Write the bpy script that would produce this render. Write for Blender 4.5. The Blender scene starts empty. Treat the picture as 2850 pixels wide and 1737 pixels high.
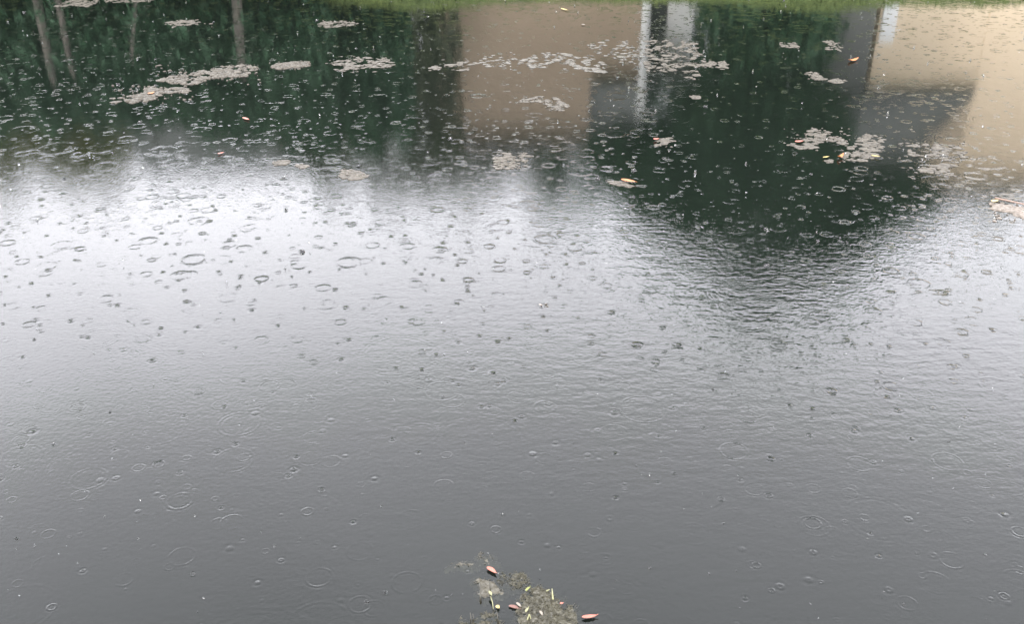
import bpy, math, random
import numpy as np
from mathutils import Vector, noise as mnoise

S = bpy.context.scene
COL = S.collection
rng = np.random.default_rng(7)
random.seed(7)
R = math.radians

# ------------------------------------------------------------------ camera
CAM_H = 2.0
PITCH = R(27.5)
FPX = 2753.0                     # focal length in pixels of the 2850 px wide photograph
cam = bpy.data.cameras.new('camera')
cam.sensor_width = 36
cam.lens = 36 * FPX / 2850
cam.clip_start = 0.05
cam.clip_end = 2000
co = bpy.data.objects.new('camera', cam)
co.location = (0, 0, CAM_H)
co.rotation_euler = (R(90) - PITCH, 0, 0)
COL.objects.link(co)
S.camera = co

# ------------------------------------------------------------------ world, sun, exposure
SUN_EL, SUN_AZ = R(58), R(200)   # high and behind the camera, veiled by the overcast
w = bpy.data.worlds.new('World')
S.world = w
w.use_nodes = True
wn, wl = w.node_tree.nodes, w.node_tree.links
wn.clear()
wo = wn.new('ShaderNodeOutputWorld')
bg = wn.new('ShaderNodeBackground')
bg.inputs['Strength'].default_value = 0.1
sky = wn.new('ShaderNodeTexSky')
sky.sky_type = 'NISHITA'
sky.sun_disc = False
sky.sun_elevation = SUN_EL
sky.sun_rotation = SUN_AZ
sky.dust_density = 4
tc = wn.new('ShaderNodeTexCoord')
cl = wn.new('ShaderNodeTexNoise')
cl.inputs['Scale'].default_value = 1.5
cl.inputs['Detail'].default_value = 4
wl.new(tc.outputs['Generated'], cl.inputs['Vector'])
mr = wn.new('ShaderNodeMapRange')
mr.inputs['From Min'].default_value = 0.3
mr.inputs['From Max'].default_value = 0.55
mr.inputs['To Min'].default_value = 7.4
mr.inputs['To Max'].default_value = 10.2
wl.new(cl.outputs['Fac'], mr.inputs['Value'])
vm = wn.new('ShaderNodeVectorMath')
vm.operation = 'SCALE'
vm.inputs[0].default_value = (0.992, 0.987, 1.04)
sz = wn.new('ShaderNodeSeparateXYZ')
wl.new(tc.outputs['Generated'], sz.inputs[0])
el = wn.new('ShaderNodeValToRGB')           # bands of rain cloud, lightest half way up
for p_, c_ in ((.31, .72), (.355, .97), (.478, 1.0), (.525, .74), (.60, .66), (.74, .60)):
    q_ = el.color_ramp.elements.new(p_)
    q_.color = (c_, c_, c_, 1)
el.color_ramp.elements.remove(el.color_ramp.elements[0])
el.color_ramp.elements.remove(el.color_ramp.elements[-1])
wl.new(sz.outputs[2], el.inputs['Fac'])
ev = wn.new('ShaderNodeMath')
ev.operation = 'MULTIPLY'
ev.inputs[1].default_value = 1.36
wl.new(el.outputs['Color'], ev.inputs[0])
mu = wn.new('ShaderNodeMath')
mu.operation = 'MULTIPLY'
wl.new(mr.outputs['Result'], mu.inputs[0])
wl.new(ev.outputs[0], mu.inputs[1])
side = wn.new('ShaderNodeMapRange')         # the cloud is thicker towards one side
side.inputs['From Min'].default_value = -0.3
side.inputs['From Max'].default_value = 0.45
side.inputs['To Min'].default_value = 0.98
side.inputs['To Max'].default_value = 0.88
wl.new(sz.outputs[0], side.inputs['Value'])
mu2 = wn.new('ShaderNodeMath')
mu2.operation = 'MULTIPLY'
wl.new(mu.outputs[0], mu2.inputs[0])
wl.new(side.outputs['Result'], mu2.inputs[1])
wl.new(mu2.outputs[0], vm.inputs['Scale'])
mx = wn.new('ShaderNodeMix')
mx.data_type = 'RGBA'
mx.inputs['Factor'].default_value = 0.92
wl.new(sky.outputs['Color'], mx.inputs['A'])
wl.new(vm.outputs['Vector'], mx.inputs['B'])
wl.new(mx.outputs['Result'], bg.inputs['Color'])
wl.new(bg.outputs['Background'], wo.inputs['Surface'])

sl = bpy.data.lights.new('sun', 'SUN')
sl.energy = 0.6
sl.angle = R(20)
sl.color = (1, 0.96, 0.9)
so = bpy.data.objects.new('sun', sl)
# sun_rotation is measured from +Y towards +X
sd = Vector((math.sin(SUN_AZ) * math.cos(SUN_EL), math.cos(SUN_AZ) * math.cos(SUN_EL), math.sin(SUN_EL)))
so.rotation_euler = (-sd).to_track_quat('-Z', 'Y').to_euler()
so.location = (0, -20, 40)
COL.objects.link(so)

S.view_settings.view_transform = 'Standard'
S.view_settings.look = 'None'
S.view_settings.gamma = 1
S.view_settings.exposure = 3.06
S.cycles.use_denoising = True
S.cycles.max_bounces = 6
S.cycles.transparent_max_bounces = 8
S.cycles.sample_clamp_indirect = 4

# ------------------------------------------------------------------ pixel -> place helpers
FW = Vector((0, math.cos(PITCH), -math.sin(PITCH)))
UP = Vector((0, math.sin(PITCH), math.cos(PITCH)))


def ray(px, py):
    d = FW + UP * (-(py - 868.5) / FPX)
    d.x += (px - 1425) / FPX
    return d


def G(px, py, z=0.0):
    """where the sight line of a photo pixel meets the water"""
    d = ray(px, py)
    t = (CAM_H - z) / -d.z
    return Vector((d.x * t, d.y * t, z))


def M(px, py, D):
    """the place at distance D whose mirror image in calm water is seen at that pixel: (x, z)"""
    d = ray(px, py)
    t = D / d.y
    return d.x * t, -(CAM_H + d.z * t)


def mesh(name, v, f, mat, parent=None, smooth=True):
    me = bpy.data.meshes.new(name)
    me.from_pydata([tuple(p) for p in v], [], f)
    me.update()
    if smooth:
        me.polygons.foreach_set('use_smooth', [True] * len(me.polygons))
    if mat:
        me.materials.append(mat)
    o = bpy.data.objects.new(name, me)
    COL.objects.link(o)
    if parent:
        o.parent = parent
        o.matrix_parent_inverse.identity()
        o.location = -parent.location
    return o


def tag(o, label=None, cat=None, group=None, kind=None):
    for k, v in (('label', label), ('category', cat), ('group', group), ('kind', kind)):
        if v:
            o[k] = v
    return o


def empty(name, loc, label, cat, group=None):
    o = bpy.data.objects.new(name, None)
    o.location = loc
    COL.objects.link(o)
    return tag(o, label, cat, group)


class MB:
    def __init__(s):
        s.v, s.f = [], []

    def add(s, v, f):
        n = len(s.v)
        s.v += [tuple(p) for p in v]
        s.f += [tuple(i + n for i in q) for q in f]

    def box(s, x0, x1, y0, y1, z0, z1):
        s.add([(x, y, z) for z in (z0, z1) for y in (y0, y1) for x in (x0, x1)],
              [(0, 2, 3, 1), (4, 5, 7, 6), (0, 1, 5, 4), (2, 6, 7, 3), (0, 4, 6, 2), (1, 3, 7, 5)])

    def tube(s, pts, rad, n=8, cap=True):
        pts = [Vector(p) for p in pts]
        rings = []
        for i, p in enumerate(pts):
            t = (pts[min(i + 1, len(pts) - 1)] - pts[max(i - 1, 0)]).normalized()
            a = t.orthogonal().normalized() if i == 0 else (a - t * a.dot(t)).normalized()
            b = t.cross(a)
            r = rad[i] if hasattr(rad, '__len__') else rad
            rings.append([p + (a * math.cos(2 * math.pi * k / n) + b * math.sin(2 * math.pi * k / n)) * r for k in range(n)])
        v = [q for rr in rings for q in rr]
        f = [(i * n + k, i * n + (k + 1) % n, (i + 1) * n + (k + 1) % n, (i + 1) * n + k)
             for i in range(len(pts) - 1) for k in range(n)]
        if cap:
            f += [tuple(range(n - 1, -1, -1)), tuple((len(pts) - 1) * n + k for k in range(n))]
        s.add(v, f)

    def prism(s, poly, y0, y1):
        """polygon of (x, z) pushed from y0 to y1"""
        n = len(poly)
        s.add([(x, y, z) for y in (y0, y1) for x, z in poly],
              [tuple(range(n)), tuple(range(2 * n - 1, n - 1, -1))] + [(i, i + n, (i + 1) % n + n, (i + 1) % n) for i in range(n)])

    def build(s, name, mat, parent=None, smooth=False):
        return mesh(name, s.v, s.f, mat, parent, smooth)


# ------------------------------------------------------------------ materials
def newmat(name):
    m = bpy.data.materials.new(name)
    m.use_nodes = True
    return m, m.node_tree.nodes, m.node_tree.links


def surf(name, c1, c2, scale=8, rough=0.7, detail=4, bump=0.0, ior=1.45, stretch=None, spec=0.5):
    m, n, l = newmat(name)
    b = n['Principled BSDF']
    b.inputs['Roughness'].default_value = rough
    b.inputs['IOR'].default_value = ior
    b.inputs['Specular IOR Level'].default_value = spec
    t = n.new('ShaderNodeTexCoord')
    src = t.outputs['Object']
    if stretch:
        mp = n.new('ShaderNodeMapping')
        mp.inputs['Scale'].default_value = stretch
        l.new(src, mp.inputs['Vector'])
        src = mp.outputs['Vector']
    nz = n.new('ShaderNodeTexNoise')
    nz.inputs['Scale'].default_value = scale
    nz.inputs['Detail'].default_value = detail
    l.new(src, nz.inputs['Vector'])
    cr = n.new('ShaderNodeValToRGB')
    cr.color_ramp.elements[0].position = 0.32
    cr.color_ramp.elements[1].position = 0.68
    cr.color_ramp.elements[0].color = (*c1, 1)
    cr.color_ramp.elements[1].color = (*c2, 1)
    l.new(nz.outputs['Fac'], cr.inputs['Fac'])
    l.new(cr.outputs['Color'], b.inputs['Base Color'])
    if bump:
        bp = n.new('ShaderNodeBump')
        bp.inputs['Distance'].default_value = bump
        l.new(nz.outputs['Fac'], bp.inputs['Height'])
        l.new(bp.outputs['Normal'], b.inputs['Normal'])
    return m


class NT:
    """small helper that chains math nodes"""
    def __init__(s, tree):
        s.t, s.n, s.l = tree, tree.nodes, tree.links

    def put(s, sock, v):
        if hasattr(v, 'is_linked') or hasattr(v, 'links'):
            s.l.new(v, sock)
        else:
            sock.default_value = v

    def m(s, op, a, b=None, c=None, clamp=False):
        n = s.n.new('ShaderNodeMath')
        n.operation = op
        n.use_clamp = clamp
        for i, v in enumerate((a, b, c)):
            if v is not None:
                s.put(n.inputs[i], v)
        return n.outputs[0]


def ring_group():
    g = bpy.data.node_groups.new('rain_rings', 'ShaderNodeTree')
    for nm, tp in (('Vector', 'NodeSocketVector'), ('Scale', 'NodeSocketFloat'), ('Rmin', 'NodeSocketFloat'), ('Rmax', 'NodeSocketFloat'),
                   ('Wave', 'NodeSocketFloat'), ('Width', 'NodeSocketFloat'), ('Slope', 'NodeSocketFloat'), ('Share', 'NodeSocketFloat')):
        g.interface.new_socket(nm, in_out='INPUT', socket_type=tp)
    g.interface.new_socket('Height', in_out='OUTPUT', socket_type='NodeSocketFloat')
    q = NT(g)
    i = g.nodes.new('NodeGroupInput').outputs
    o = g.nodes.new('NodeGroupOutput')
    v1 = g.nodes.new('ShaderNodeTexVoronoi')
    v1.voronoi_dimensions = '2D'
    g.links.new(i['Vector'], v1.inputs['Vector'])
    g.links.new(i['Scale'], v1.inputs['Scale'])
    v1.inputs['Randomness'].default_value = 0.7
    sp = g.nodes.new('ShaderNodeSeparateColor')
    g.links.new(v1.outputs['Color'], sp.inputs[0])
    d = q.m('DIVIDE', v1.outputs['Distance'], i['Scale'])
    r0 = q.m('MULTIPLY_ADD', sp.outputs[0], q.m('SUBTRACT', i['Rmax'], i['Rmin']), i['Rmin'])
    u = q.m('SUBTRACT', d, r0)
    uw = q.m('DIVIDE', u, i['Width'])
    env = q.m('EXPONENT', q.m('MULTIPLY', q.m('MULTIPLY', uw, uw), -1.0))
    wav = q.m('COSINE', q.m('DIVIDE', q.m('MULTIPLY', u, 2 * math.pi), i['Wave']))
    act = q.m('LESS_THAN', sp.outputs[1], i['Share'])
    amp = q.m('MULTIPLY', q.m('DIVIDE', q.m('MULTIPLY', i['Slope'], i['Wave']), 2 * math.pi),
              q.m('MULTIPLY_ADD', q.m('MULTIPLY', sp.outputs[2], sp.outputs[2]), 1.1, 0.15))
    amp = q.m('MULTIPLY', amp, q.m('MULTIPLY_ADD', sp.outputs[0], -0.55, 1.0))
    fade = q.m('MULTIPLY_ADD', v1.outputs['Distance'], -5.0, 3.0, clamp=True)
    h = q.m('MULTIPLY', q.m('MULTIPLY', env, wav), q.m('MULTIPLY', q.m('MULTIPLY', amp, act), fade))
    g.links.new(h, o.inputs['Height'])
    return g


RG = ring_group()
RINGS = [  # cells per metre, rmin, rmax, wavelength, packet width, slope, share
    (6.0, .006, .040, .014, .0065, .44, .62),
    (5.2, .010, .050, .015, .0075, .42, .55),
    (7.0, .004, .026, .013, .006, .46, .62),
    (2.8, .030, .095, .017, .012, .20, .50),
    (2.2, .040, .130, .018, .016, .11, .75),
    (1.8, .060, .165, .020, .024, .060, .95),
    (1.4, .080, .200, .022, .030, .045, .95),
]
PITS = [  # fresh hits: little craters and soft dimples
    (7.5, .000, .005, .015, .010, .75, .45),
    (5.0, .000, .006, .030, .015, .42, .40),
    (6.3, .000, .010, .022, .011, .45, .35),
]


def water_height(tree, gain=1.0):
    q = NT(tree)
    geo = tree.nodes.new('ShaderNodeNewGeometry')
    pos = geo.outputs['Position']
    sx = tree.nodes.new('ShaderNodeSeparateXYZ')
    tree.links.new(pos, sx.inputs[0])
    total = None
    pits = None
    for k, (sc, a, b, wv, wd, sl_, sh) in enumerate(RINGS + PITS):
        mp = tree.nodes.new('ShaderNodeMapping')
        mp.inputs['Location'].default_value = (3.7 * k + 11.3, 5.1 * k - 7.7, 0)
        mp.inputs['Rotation'].default_value = (0, 0, 0.7 * k)
        tree.links.new(pos, mp.inputs['Vector'])
        g = tree.nodes.new('ShaderNodeGroup')
        g.node_tree = RG
        tree.links.new(mp.outputs['Vector'], g.inputs['Vector'])
        for nm, v in zip(('Scale', 'Rmin', 'Rmax', 'Wave', 'Width', 'Slope', 'Share'), (sc, a, b, wv, wd, sl_, sh)):
            g.inputs[nm].default_value = v
        if k >= len(RINGS):
            pits = g.outputs[0] if pits is None else q.m('ADD', pits, g.outputs[0])
        else:
            total = g.outputs[0] if total is None else q.m('ADD', total, g.outputs[0])
    # the rain comes through thinner under the near bank's trees
    thin = tree.nodes.new('ShaderNodeMapRange')
    thin.inputs['From Min'].default_value = 2.2
    thin.inputs['From Max'].default_value = 4.6
    thin.inputs['To Min'].default_value = 0.48
    thin.inputs['To Max'].default_value = 1.0
    tree.links.new(sx.outputs[1], thin.inputs['Value'])
    # crossing waves break the rings into arcs
    brk = tree.nodes.new('ShaderNodeTexNoise')
    brk.inputs['Scale'].default_value = 13
    brk.inputs['Detail'].default_value = 1
    tree.links.new(pos, brk.inputs['Vector'])
    arc = q.m('MULTIPLY_ADD', q.m('MULTIPLY_ADD', brk.outputs['Fac'], 3.2, -1.05, clamp=True), 1.15, 0.12)
    total = q.m('MULTIPLY', q.m('MULTIPLY', total, arc), thin.outputs['Result'])
    pr = tree.nodes.new('ShaderNodeValToRGB')
    for p_, c_ in ((.19, .50), (.30, .85), (.45, .80), (.62, .40)):
        x = pr.color_ramp.elements.new(p_)
        x.color = (c_, c_, c_, 1)
    pr.color_ramp.elements.remove(pr.color_ramp.elements[0])
    pr.color_ramp.elements.remove(pr.color_ramp.elements[-1])
    tree.links.new(q.m('DIVIDE', sx.outputs[1], 12.0), pr.inputs['Fac'])
    total = q.m('ADD', total, q.m('MULTIPLY', pits, pr.outputs['Color']))
    # how much the wind ruffles each stretch of water
    big = tree.nodes.new('ShaderNodeTexNoise')
    big.inputs['Scale'].default_value = 0.55
    big.inputs['Detail'].default_value = 2
    tree.links.new(pos, big.inputs['Vector'])
    ramp = tree.nodes.new('ShaderNodeValToRGB')
    e = ramp.color_ramp.elements
    e[0].position, e[0].color = 0.12, (.42,) * 3 + (1,)
    e[1].position, e[1].color = 0.70, (.06,) * 3 + (1,)
    for p_, c_ in ((.24, .9), (.36, 1.0), (.44, .55), (.54, .30)):
        x = e.new(p_)
        x.color = (c_, c_, c_, 1)
    tree.links.new(q.m('DIVIDE', sx.outputs[1], 12.0), ramp.inputs['Fac'])
    # a patch of stronger breeze, a few metres out
    gx_ = q.m('DIVIDE', q.m('SUBTRACT', sx.outputs[0], 1.05), 1.35)
    gy_ = q.m('DIVIDE', q.m('SUBTRACT', sx.outputs[1], 3.7), 1.1)
    gust = q.m('EXPONENT', q.m('MULTIPLY', q.m('ADD', q.m('MULTIPLY', gx_, gx_), q.m('MULTIPLY', gy_, gy_)), -1.0))
    mask = q.m('MULTIPLY', ramp.outputs['Color'], q.m('MULTIPLY_ADD', big.outputs['Fac'], 1.0, 0.05))
    mask = q.m('MULTIPLY_ADD', gust, 0.62, q.m('MULTIPLY', mask, 0.18))
    for sc3, amp, det, rot in (((9, 20, 1), 0.0019, 0.4, .14), ((22, 36, 1), 0.0017, 0.5, -.20)):
        mp = tree.nodes.new('ShaderNodeMapping')
        mp.inputs['Scale'].default_value = sc3
        mp.inputs['Rotation'].default_value = (0, 0, rot)
        tree.links.new(pos, mp.inputs['Vector'])
        nz = tree.nodes.new('ShaderNodeTexNoise')
        nz.inputs['Scale'].default_value = 1
        nz.inputs['Detail'].default_value = det
        nz.inputs['Distortion'].default_value = 0.35
        tree.links.new(mp.outputs['Vector'], nz.inputs['Vector'])
        total = q.m('ADD', total, q.m('MULTIPLY', q.m('MULTIPLY', nz.outputs['Fac'], amp), mask))
    # the fine pitting left by all the small drops
    for sc_, amp in ((60, .00062), (120, .00020)):
        nz = tree.nodes.new('ShaderNodeTexNoise')
        nz.inputs['Scale'].default_value = sc_
        nz.inputs['Detail'].default_value = 0.8
        tree.links.new(pos, nz.inputs['Vector'])
        total = q.m('ADD', total, q.m('MULTIPLY', q.m('MULTIPLY', nz.outputs['Fac'], amp), q.m('ADD', q.m('MULTIPLY_ADD', ramp.outputs['Color'], .70, .11), q.m('MULTIPLY', gust, .45))))
    return q.m('MULTIPLY', total, gain)


def water_mat():
    m, n, l = newmat('pond_water')
    n.clear()
    out = n.new('ShaderNodeOutputMaterial')
    bp = n.new('ShaderNodeBump')
    bp.inputs['Distance'].default_value = 1.0
    bp.inputs['Strength'].default_value = 1.0
    l.new(water_height(m.node_tree), bp.inputs['Height'])
    fr = n.new('ShaderNodeFresnel')
    fr.inputs['IOR'].default_value = 1.333
    gl = n.new('ShaderNodeBsdfGlossy')
    gl.inputs['Roughness'].default_value = 0.035
    df = n.new('ShaderNodeBsdfDiffuse')
    df.inputs['Color'].default_value = (0.0040, 0.0060, 0.0052, 1)
    tr = n.new('ShaderNodeBsdfTransparent')
    tr.inputs['Color'].default_value = (.74, .77, .68, 1)
    for x in (fr, gl, df):
        l.new(bp.outputs['Normal'], x.inputs['Normal'])
    m1 = n.new('ShaderNodeMixShader')
    m1.inputs[0].default_value = 0.45
    l.new(df.outputs[0], m1.inputs[1])
    l.new(tr.outputs[0], m1.inputs[2])
    m2 = n.new('ShaderNodeMixShader')
    l.new(fr.outputs[0], m2.inputs[0])
    l.new(m1.outputs[0], m2.inputs[1])
    l.new(gl.outputs[0], m2.inputs[2])
    l.new(m2.outputs[0], out.inputs['Surface'])
    return m


MAT = {}
MAT['water'] = water_mat()


def ground_mat():
    m = surf('grassy_ground', (.040, .060, .016), (.095, .120, .032), 3.0, 0.9, 6, 0.02)
    n, l = m.node_tree.nodes, m.node_tree.links
    b = n['Principled BSDF']
    src = b.inputs['Base Color'].links[0].from_socket
    geo = n.new('ShaderNodeNewGeometry')
    sx = n.new('ShaderNodeSeparateXYZ')
    l.new(geo.outputs['Position'], sx.inputs[0])
    r_ = n.new('ShaderNodeMapRange')
    r_.inputs['From Min'].default_value = 0.0
    r_.inputs['From Max'].default_value = 0.12
    l.new(sx.outputs[2], r_.inputs['Value'])
    mx_ = n.new('ShaderNodeMix')
    mx_.data_type = 'RGBA'
    mx_.inputs['A'].default_value = (.010, .009, .0075, 1)     # the mud of the pond bed
    l.new(r_.outputs['Result'], mx_.inputs['Factor'])
    l.new(src, mx_.inputs['B'])
    l.new(mx_.outputs['Result'], b.inputs['Base Color'])
    b.inputs['Specular IOR Level'].default_value = 0.1
    return m


MAT['ground'] = ground_mat()
MAT['grass'] = surf('grass_blades', (.055, .085, .018), (.115, .145, .034), 1.5, 0.8)
MAT['tan'] = surf('tan_render', (.36, .275, .205), (.41, .32, .24), 0.8, 0.85)
MAT['cream'] = surf('cream_render', (.72, .575, .42), (.78, .635, .47), 0.7, 0.85)
MAT['roof_brown'] = surf('brown_roof_tiles', (.075, .066, .052), (.10, .088, .07), 3, 0.85)
MAT['roof_grey'] = surf('grey_roof_slates', (.072, .078, .074), (.10, .106, .10), 3, 0.8)
MAT['white'] = surf('white_paint', (.78, .79, .80), (.84, .84, .84), 2, 0.5)
MAT['door'] = surf('dark_door_paint', (.045, .047, .05), (.07, .07, .075), 2, 0.5)
MAT['glass'] = surf('dark_window_glass', (.02, .024, .028), (.03, .034, .038), 2, 0.1)
MAT['concrete'] = surf('grey_concrete', (.12, .12, .12), (.16, .16, .155), 2, 0.9)
MAT['beige'] = surf('beige_render', (.36, .31, .24), (.42, .36, .28), 2, 0.9)
MAT['bark'] = surf('grey_bark', (.060, .054, .046), (.125, .112, .092), 6, 0.9, 6, 0.01, stretch=(3, 3, .6))
MAT['bark_dark'] = surf('dark_bark', (.05, .045, .04), (.09, .08, .07), 6, 0.9, 6, 0.01)
MAT['leaf_dark'] = surf('dark_green_leaves', (.018, .062, .025), (.028, .078, .032), 1.2, 0.6)
MAT['leaf_mid'] = surf('mid_green_leaves', (.038, .050, .026), (.066, .075, .036), 1.2, 0.6)
MAT['leaf_olive'] = surf('olive_green_leaves', (.080, .095, .022), (.125, .125, .034), 1.2, 0.6)
MAT['scum'] = surf('pale_pond_scum', (.020, .017, .012), (.060, .053, .041), 42, 0.55, 5, 0.002, ior=1.333)
MAT['scum_pale'] = surf('pinkish_pale_scum', (.055, .045, .036), (.115, .097, .080), 42, 0.5, 5, 0.002, ior=1.333)
MAT['scum_wet'] = surf('thin_wet_scum', (.024, .022, .017), (.070, .065, .054), 42, 0.35, 5, 0.002, ior=1.333)
MAT['leaf_orange'] = surf('orange_fallen_leaf', (.20, .060, .016), (.26, .10, .03), 40, 0.45, ior=1.4)
MAT['leaf_salmon'] = surf('salmon_pink_fallen_leaf', (.19, .060, .042), (.24, .085, .060), 60, 0.45, ior=1.4)
MAT['leaf_brown'] = surf('brownish_red_sunken_leaf', (.085, .042, .034), (.11, .055, .045), 60, 0.4, ior=1.333)
MAT['leaf_yellow'] = surf('yellow_fallen_leaf', (.22, .165, .05), (.27, .21, .08), 60, 0.45, ior=1.4)
MAT['leaf_pale'] = surf('pale_fallen_leaf', (.11, .095, .075), (.14, .12, .10), 60, 0.45, ior=1.4)
MAT['straw'] = surf('pale_straw', (.11, .11, .05), (.16, .155, .085), 60, 0.6)
MAT['reed_dark'] = surf('dark_wet_reed', (.006, .006, .004), (.020, .016, .006), 40, 0.4)
MAT['algae_tan'] = surf('tan_algae', (.036, .032, .023), (.050, .046, .034), 30, 0.3, 6, 0.003, ior=1.333)
MAT['algae_green'] = surf('green_brown_algae', (.018, .0165, .010), (.038, .035, .022), 40, 0.3, 8, 0.004, ior=1.333)
MAT['twig'] = surf('pinkish_bare_twig', (.12, .08, .062), (.16, .11, .085), 20, 0.6)


def drop_mat():
    m, n, l = newmat('rain_drop_water')
    n.clear()
    out = n.new('ShaderNodeOutputMaterial')
    g = n.new('ShaderNodeBsdfGlass')
    g.inputs['IOR'].default_value = 1.333
    g.inputs['Roughness'].default_value = 0.05
    l.new(g.outputs[0], out.inputs['Surface'])
    return m


MAT['drop'] = drop_mat()

# ------------------------------------------------------------------ pond and ground
SHORE = 13.0
wm = MB()
wm.add([(-40, 0.7, 0), (40, 0.7, 0), (40, SHORE + 1.2, 0), (-40, SHORE + 1.2, 0)], [(0, 1, 2, 3)])
tag(wm.build('water', MAT['water']), kind='structure')


def ground_z(x, y):
    shore = SHORE + 0.25 * math.sin(x * 0.9) + 0.15 * math.sin(x * 2.3 + 1)
    far = y - shore
    near = 1.15 + 0.06 * math.sin(x * 2.1) - y
    side = abs(x) - 34
    up = max(far, near, side)
    if up <= 0:
        z = max(-0.9, up * 0.32) - 0.03
        return z
    if far == up:
        rise = 0.74 * min(1, up / 2.2) ** 0.8
        return rise + 0.35 * min(1, max(0, (up - 2) / 9)) + 0.05 * mnoise.noise(Vector((x * .6, y * .6, 0)))
    return min(0.45, up * 0.5)


xs = np.concatenate([[-900, -300, -120, -60], np.arange(-40, 40.01, 0.8), [60, 120, 300, 900]])
ys = np.concatenate([[-900, -200, -50, -10, -3], np.arange(-1, 3, 0.25), np.arange(3, 12, 0.75), np.arange(12, 17, 0.2), np.arange(17, 40, 1.2), [50, 100, 300, 1000]])
gv = [(x, y, ground_z(x, y)) for y in ys for x in xs]
nx = len(xs)
gf = [(j * nx + i, j * nx + i + 1, (j + 1) * nx + i + 1, (j + 1) * nx + i) for j in range(len(ys) - 1) for i in range(nx - 1)]
tag(mesh('ground', gv, gf, MAT['ground']), kind='structure')

# grass along the far bank
gb = MB()
for _ in range(9000):
    x = random.uniform(-13, 13)
    y = SHORE + abs(random.gauss(0, 1.1)) + 0.1
    z = ground_z(x, y)
    h = random.uniform(.03, .08)
    a = random.uniform(0, math.pi)
    dx, dy = math.cos(a) * .018, math.sin(a) * .018
    lx, ly = random.gauss(0, .07), random.gauss(0, .07)
    gb.add([(x - dx, y - dy, z - .02), (x + dx, y + dy, z - .02), (x + lx * .5, y + ly * .5, z + h * .6), (x + lx, y + ly, z + h)],
           [(0, 1, 2), (0, 2, 3)])
tag(gb.build('grass', MAT['grass']), 'bright green grass on the far bank', None, None, 'stuff')


# ------------------------------------------------------------------ trees and shrubs of the far bank
def leaves(blobs, n, size, seed):
    """many leaf clumps scattered through the blobs' volume: blob = (x, y, z, rx, ry, rz)"""
    r = np.random.default_rng(seed)
    vol = np.array([b[3] * b[4] * b[5] for b in blobs])
    pick = r.choice(len(blobs), n, p=vol / vol.sum())
    B = np.array(blobs)[pick]
    d = r.normal(size=(n, 3))
    d /= np.linalg.norm(d, axis=1)[:, None]
    rad = r.uniform(0.25, 1.08, n) ** 0.6
    P = B[:, :3] + d * B[:, 3:] * rad[:, None]
    nrm = d * 0.7 + r.normal(size=(n, 3)) * 0.8
    nrm /= np.linalg.norm(nrm, axis=1)[:, None]
    a = np.cross(nrm, r.normal(size=(n, 3)))
    a /= np.linalg.norm(a, axis=1)[:, None]
    b = np.cross(nrm, a)
    s = size * r.uniform(0.6, 1.4, n)[:, None]
    V = np.stack([P - a * s, P - b * s * .55 + nrm * s * .15, P + a * s, P + b * s * .55 + nrm * s * .15], 1).reshape(-1, 3)
    F = [(4 * i, 4 * i + 1, 4 * i + 2, 4 * i + 3) for i in range(n)]
    return V, F


def tree(name, label, cat, base, blobs, n, size, leafmat, seed, trunk=None, barkmat='bark_dark', group=None):
    x, y = base
    root = empty(name, (x, y, ground_z(x, y)), label, cat, group)
    V, F = leaves(blobs, n, size, seed)
    mesh('crown', V, F, MAT[leafmat], root, False)
    if trunk:
        mb = MB()
        for pts, rad in trunk:
            mb.tube(pts, rad, 10)
        mb.build('trunk', MAT[barkmat], root, True)
    return root


def limbs(x, y, h, r, seed, lean=0.0, n=5, spread=1.2):
    rr = random.Random(seed)
    z0 = ground_z(x, y) - 0.1
    top = (x + lean, y, h)
    out = [([(x, y, z0), (x + lean * .3, y, z0 + (h - z0) * .35), (x + lean * .7, y + .05, z0 + (h - z0) * .7), top], [r * 1.25, r, r * .75, r * .4])]
    for k in range(n):
        t = 0.45 + 0.5 * k / n
        p = (x + lean * t, y, z0 + (h - z0) * t)
        a = rr.uniform(0, 6.28)
        q = (p[0] + math.cos(a) * spread * .5, p[1] + math.sin(a) * spread * .5, p[2] + spread * .35)
        e = (p[0] + math.cos(a) * spread, p[1] + math.sin(a) * spread, p[2] + spread * .9)
        out.append(([p, q, e], [r * .45, r * .3, r * .12]))
    return out


def bush_blobs(px0, px1, pytop, D, seed, low=True, depth=0.8, k=7):
    """lumps that fill the reflected stretch px0..px1 up to pytop"""
    rr = random.Random(seed)
    x0, zt = M(px0, pytop, D)
    x1, _ = M(px1, pytop, D)
    zb = ground_z((x0 + x1) / 2, D)
    out = []
    for i in range(k):
        t = (i + .5) / k
        top = zt - rr.uniform(0, .10) * (zt - zb)
        hw = (x1 - x0) / k * rr.uniform(.7, 1.0)
        out.append((x0 + (x1 - x0) * t, D + rr.uniform(-.3, .3), zb + (top - zb) * .66, hw, depth, (top - zb) * .36))
        out.append((x0 + (x1 - x0) * t, D - .1, zb + (top - zb) * .30, hw, depth, (top - zb) * .34))
    return out


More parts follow.
